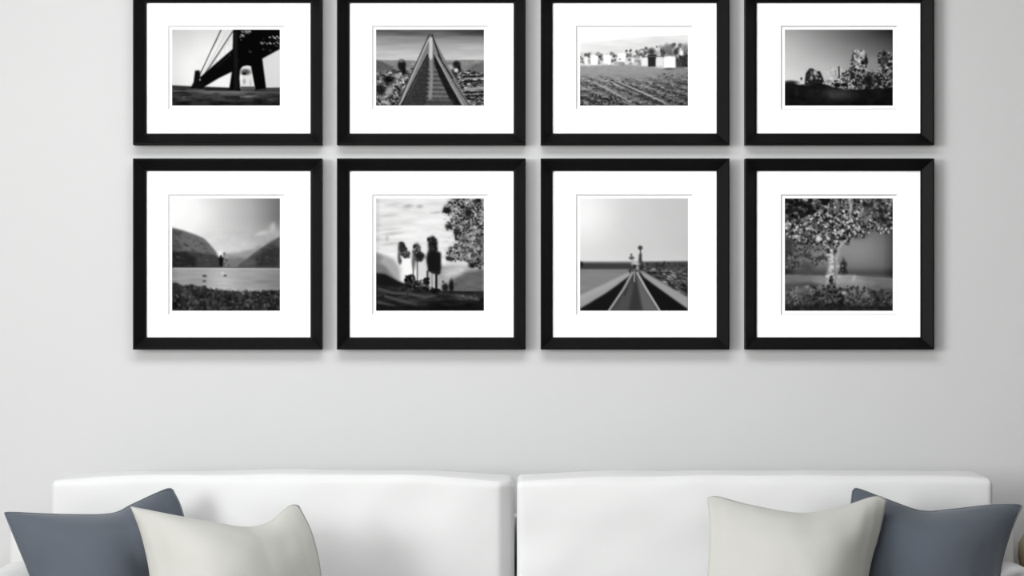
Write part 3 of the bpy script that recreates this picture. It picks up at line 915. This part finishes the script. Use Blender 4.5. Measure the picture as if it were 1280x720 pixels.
def pillow(label, top, right, bottom, left, d_top, d_bot, thick, m, seed, mpipe=None, yaw=0.0, fold=.006, group=None, skew=0.0):
    """edges are outlines of the pillow as pixels; top L->R, right T->B, bottom L->R, left T->B"""
    y_top = min(p[1] for p in top); y_bot = max(p[1] for p in bottom)
    xs = [p[0] for p in top + bottom]; xm = (min(xs) + max(xs)) / 2
    def W(p):
        t = (p[1] - y_top) / (y_bot - y_top)
        return P(p[0], p[1], d_top + (d_bot - d_top) * t + yaw * (p[0] - xm) / 500)
    N = 56
    T, R, B, Lf = (curve([W(p) for p in e], N) for e in (top, right, bottom, left))
    G = [[None] * (N + 1) for _ in range(N + 1)]
    c00, c10, c01, c11 = T[0], T[N], B[0], B[N]
    for j in range(N + 1):
        v = j / N
        for i in range(N + 1):
            u = i / N
            G[j][i] = T[i] * (1 - v) + B[i] * v + Lf[j] * (1 - u) + R[j] * u - (c00 * (1 - u) * (1 - v) + c10 * u * (1 - v) + c01 * (1 - u) * v + c11 * u * v)
    nrm = (T[N] - T[0]).cross(B[N // 2] - T[N // 2]).normalized()
    if nrm.y > 0:
        nrm = -nrm
    lo = min(g.z for row in G for g in row)
    base = Vector(((B[0].x + B[N].x) / 2, (B[0].y + B[N].y) / 2, lo))
    t = thing('throw_pillow', label, 'pillow', base, group)
    bm = bmesh.new()
    def side(s):
        vs = []
        for j in range(N + 1):
            row = []
            for i in range(N + 1):
                u = i / N * 2 - 1; v = j / N * 2 - 1
                a = max(1 - u * u, 0); b = max(1 - v * v, 0)
                h = thick * (a ** .95) * (b ** .7) * (1 + skew * u)
                p = G[j][i] + nrm * (s * h)
                w = min(1, (a * b) * 6)
                q = Vector((u * 1.3 + seed * 3, v * 1.3, seed * 1.7))
                f = noise.noise(q) + .5 * noise.noise(q * 2.3)
                # creases running in from the corners
                f += .7 * math.exp(-((abs(u) - abs(v)) / .16) ** 2) * (noise.noise(Vector((u * 2.5, v * 2.5, seed + 4)))) * min(1, max(abs(u), abs(v)) * 1.2)
                p = p + nrm * (s * fold * f * w)
                row.append(p)
            vs.append(row)
        return vs
    A = side(1); Bk = side(-1)
    va = [[bm.verts.new(A[j][i] - base) for i in range(N + 1)] for j in range(N + 1)]
    vb = [[va[j][i] if i in (0, N) or j in (0, N) else bm.verts.new(Bk[j][i] - base) for i in range(N + 1)] for j in range(N + 1)]
    for j in range(N):
        for i in range(N):
            bm.faces.new((va[j][i], va[j + 1][i], va[j + 1][i + 1], va[j][i + 1]))
            bm.faces.new((vb[j][i], vb[j][i + 1], vb[j + 1][i + 1], vb[j + 1][i]))
    obj('pillow_cover', bm, m, t, True)
    if mpipe:
        path = [p - base for p in (T[:-1] + R[:-1] + B[::-1][:-1] + Lf[::-1][:-1])]
        bm = bmesh.new(); rings = []
        n = len(path)
        for k in range(n):
            tan = (path[(k + 1) % n] - path[k - 1]).normalized()
            s1 = tan.cross(nrm).normalized(); s2 = nrm
            rings.append([bm.verts.new(path[k] + (s1 * math.cos(q) + s2 * math.sin(q)) * .0022) for q in [math.tau * z / 8 for z in range(8)]])
        for k in range(n):
            for q in range(8):
                bm.faces.new((rings[k][q], rings[k][(q + 1) % 8], rings[(k + 1) % n][(q + 1) % 8], rings[(k + 1) % n][q]))
        obj('piping', bm, mpipe, t, True)
    return t


pillow('dark slate-blue pillow at the left end of the sofa, behind the cream one',
       [(6, 641), (20, 641), (80, 643.5), (138, 642.5), (165, 631), (195, 617), (211, 611), (216, 613)],
       [(216, 613), (228, 641), (246, 720), (250, 790), (262, 833)],
       [(82, 838), (120, 832), (180, 830), (240, 832), (262, 833)],
       [(6, 641), (22, 680), (38, 720), (58, 780), (82, 838)],
       .52, .64, .115, M['dark'], 1, M['darkpipe'], yaw=-.32, skew=-.4)
pillow('cream pillow in front of the left dark pillow on the sofa',
       [(163, 633), (180, 636), (250, 650), (305, 658), (335, 653), (356, 636), (366, 630.5), (374, 632)],
       [(374, 632), (391, 668), (402, 720), (404, 790), (420, 856)],
       [(196, 858), (250, 856), (310, 854), (370, 854), (420, 856)],
       [(163, 633), (176, 668), (187, 720), (190, 790), (196, 858)],
       .63, .81, .125, M['cream'], 2, None, yaw=-.28, skew=-.5)
pillow('dark slate-blue pillow at the right end of the sofa, behind the cream one',
       [(1066, 614), (1069, 611), (1078, 613), (1110, 625), (1152, 639), (1190, 637), (1235, 632), (1270, 631), (1277, 633)],
       [(1277, 633), (1262, 668), (1250, 715), (1246, 780), (1238, 838)],
       [(1040, 838), (1080, 834), (1140, 832), (1200, 834), (1238, 838)],
       [(1066, 614), (1062, 650), (1056, 720), (1050, 780), (1040, 838)],
       .52, .64, .115, M['dark'], 5, M['darkpipe'], yaw=-.12, skew=.1)
pillow('cream pillow in front of the right dark pillow on the sofa',
       [(884, 622), (896, 620), (930, 629), (975, 638), (1010, 641), (1050, 634), (1085, 622), (1101, 620), (1109, 625)],
       [(1109, 625), (1100, 665), (1086, 720), (1084, 790), (1072, 856)],
       [(866, 858), (920, 855), (970, 854), (1030, 855), (1072, 856)],
       [(884, 622), (887, 660), (884, 720), (878, 790), (866, 858)],
       .63, .81, .125, M['cream'], 7, None, yaw=-.10, skew=.25)

# ------------------------------------------------------------------ side table and vase by the right arm


def lathe(bm, prof, cx=0, cy=0, n=40):
    rings = []
    for (r, z) in prof:
        rings.append([bm.verts.new((cx + r * math.cos(math.tau * k / n), cy + r * math.sin(math.tau * k / n), z)) for k in range(n)])
    for a, b in zip(rings[:-1], rings[1:]):
        for k in range(n):
            bm.faces.new((a[k], a[(k + 1) % n], b[(k + 1) % n], b[k]))
    bm.faces.new(rings[0][::-1]); bm.faces.new(rings[-1])


tb = thing('side_table', 'small round side table beside the right arm of the sofa', 'table', (1.49, -.2, 0))
bm = bmesh.new(); lathe(bm, [(.17, .475), (.176, .48), (.176, .492), (.17, .497)])
obj('tabletop', bm, M['trim'], tb)
bm = bmesh.new(); lathe(bm, [(.12, 0), (.12, .012), (.02, .03), (.016, .06), (.016, .474)], n=24)
obj('pedestal', bm, M['trim'], tb)
vs = obj('vase', (lambda b: (lathe(b, [(.045, 0), (.06, .01), (.09, .06), (.105, .12), (.103, .155), (.085, .188), (.06, .203), (.052, .215), (.056, .228), (.050, .228), (.045, .212), (.03, .12), (.02, .02)]), b)[1])(bmesh.new()), M['vase'], None, True)
vs.location = (1.405, -.13, .4975)
vs['label'] = 'rounded olive and tan vase at the right edge, just past the sofa arm'
vs['category'] = 'vase'

# ------------------------------------------------------------------ light


def area(name, loc, rot, sx, sy, power, col=(1, 1, 1)):
    l = bpy.data.lights.new(name, 'AREA')
    l.shape = 'RECTANGLE'; l.size = sx; l.size_y = sy; l.energy = power; l.color = col
    o = bpy.data.objects.new(name, l)
    C.objects.link(o); o.location = loc; o.rotation_euler = rot
    return o


area('daylight_left_window', (XL - .06, (WH[0] + WH[1]) / 2, (WH[2] + WH[3]) / 2), (0, -math.pi / 2, 0), WH[3] - WH[2] - .1, WH[1] - WH[0] - .1, 500, (.99, 1.0, .995))
area('added_front_fill', ((FH[0] + FH[1]) / 2, YF - .05, (FH[2] + FH[3]) / 2), (math.pi / 2, 0, 0), FH[1] - FH[0] - .1, FH[3] - FH[2] - .1, 25, (.99, 1, .995))  # fill light for the added front window
area('added_top_light', ((SK[0] + SK[1]) / 2, (SK[2] + SK[3]) / 2, ZC + .05), (0, 0, 0), SK[1] - SK[0] - .1, SK[3] - SK[2] - .1, 74, (.99, 1, .995))  # added overhead source, deepens shadows below the frames

w = bpy.data.worlds.new('daylight'); bpy.context.scene.world = w
w.use_nodes = True
w.node_tree.nodes['Background'].inputs['Color'].default_value = (.85, .92, 1, 1)
w.node_tree.nodes['Background'].inputs['Strength'].default_value = 1.0

# ------------------------------------------------------------------ camera
cd = bpy.data.cameras.new('camera')
cd.sensor_width = 36
cd.lens = 36 * FPX / 1280
co = bpy.data.objects.new('camera', cd)
C.objects.link(co)
co.location = (0, -CAM_D, CAM_Z)
co.rotation_euler = (math.pi / 2, 0, 0)
bpy.context.scene.camera = co
vsn = bpy.context.scene.view_settings
vsn.view_transform = 'Standard'
vsn.look = 'None'
vsn.gamma = 1
vsn.use_curve_mapping = False
vsn.exposure = -0.24
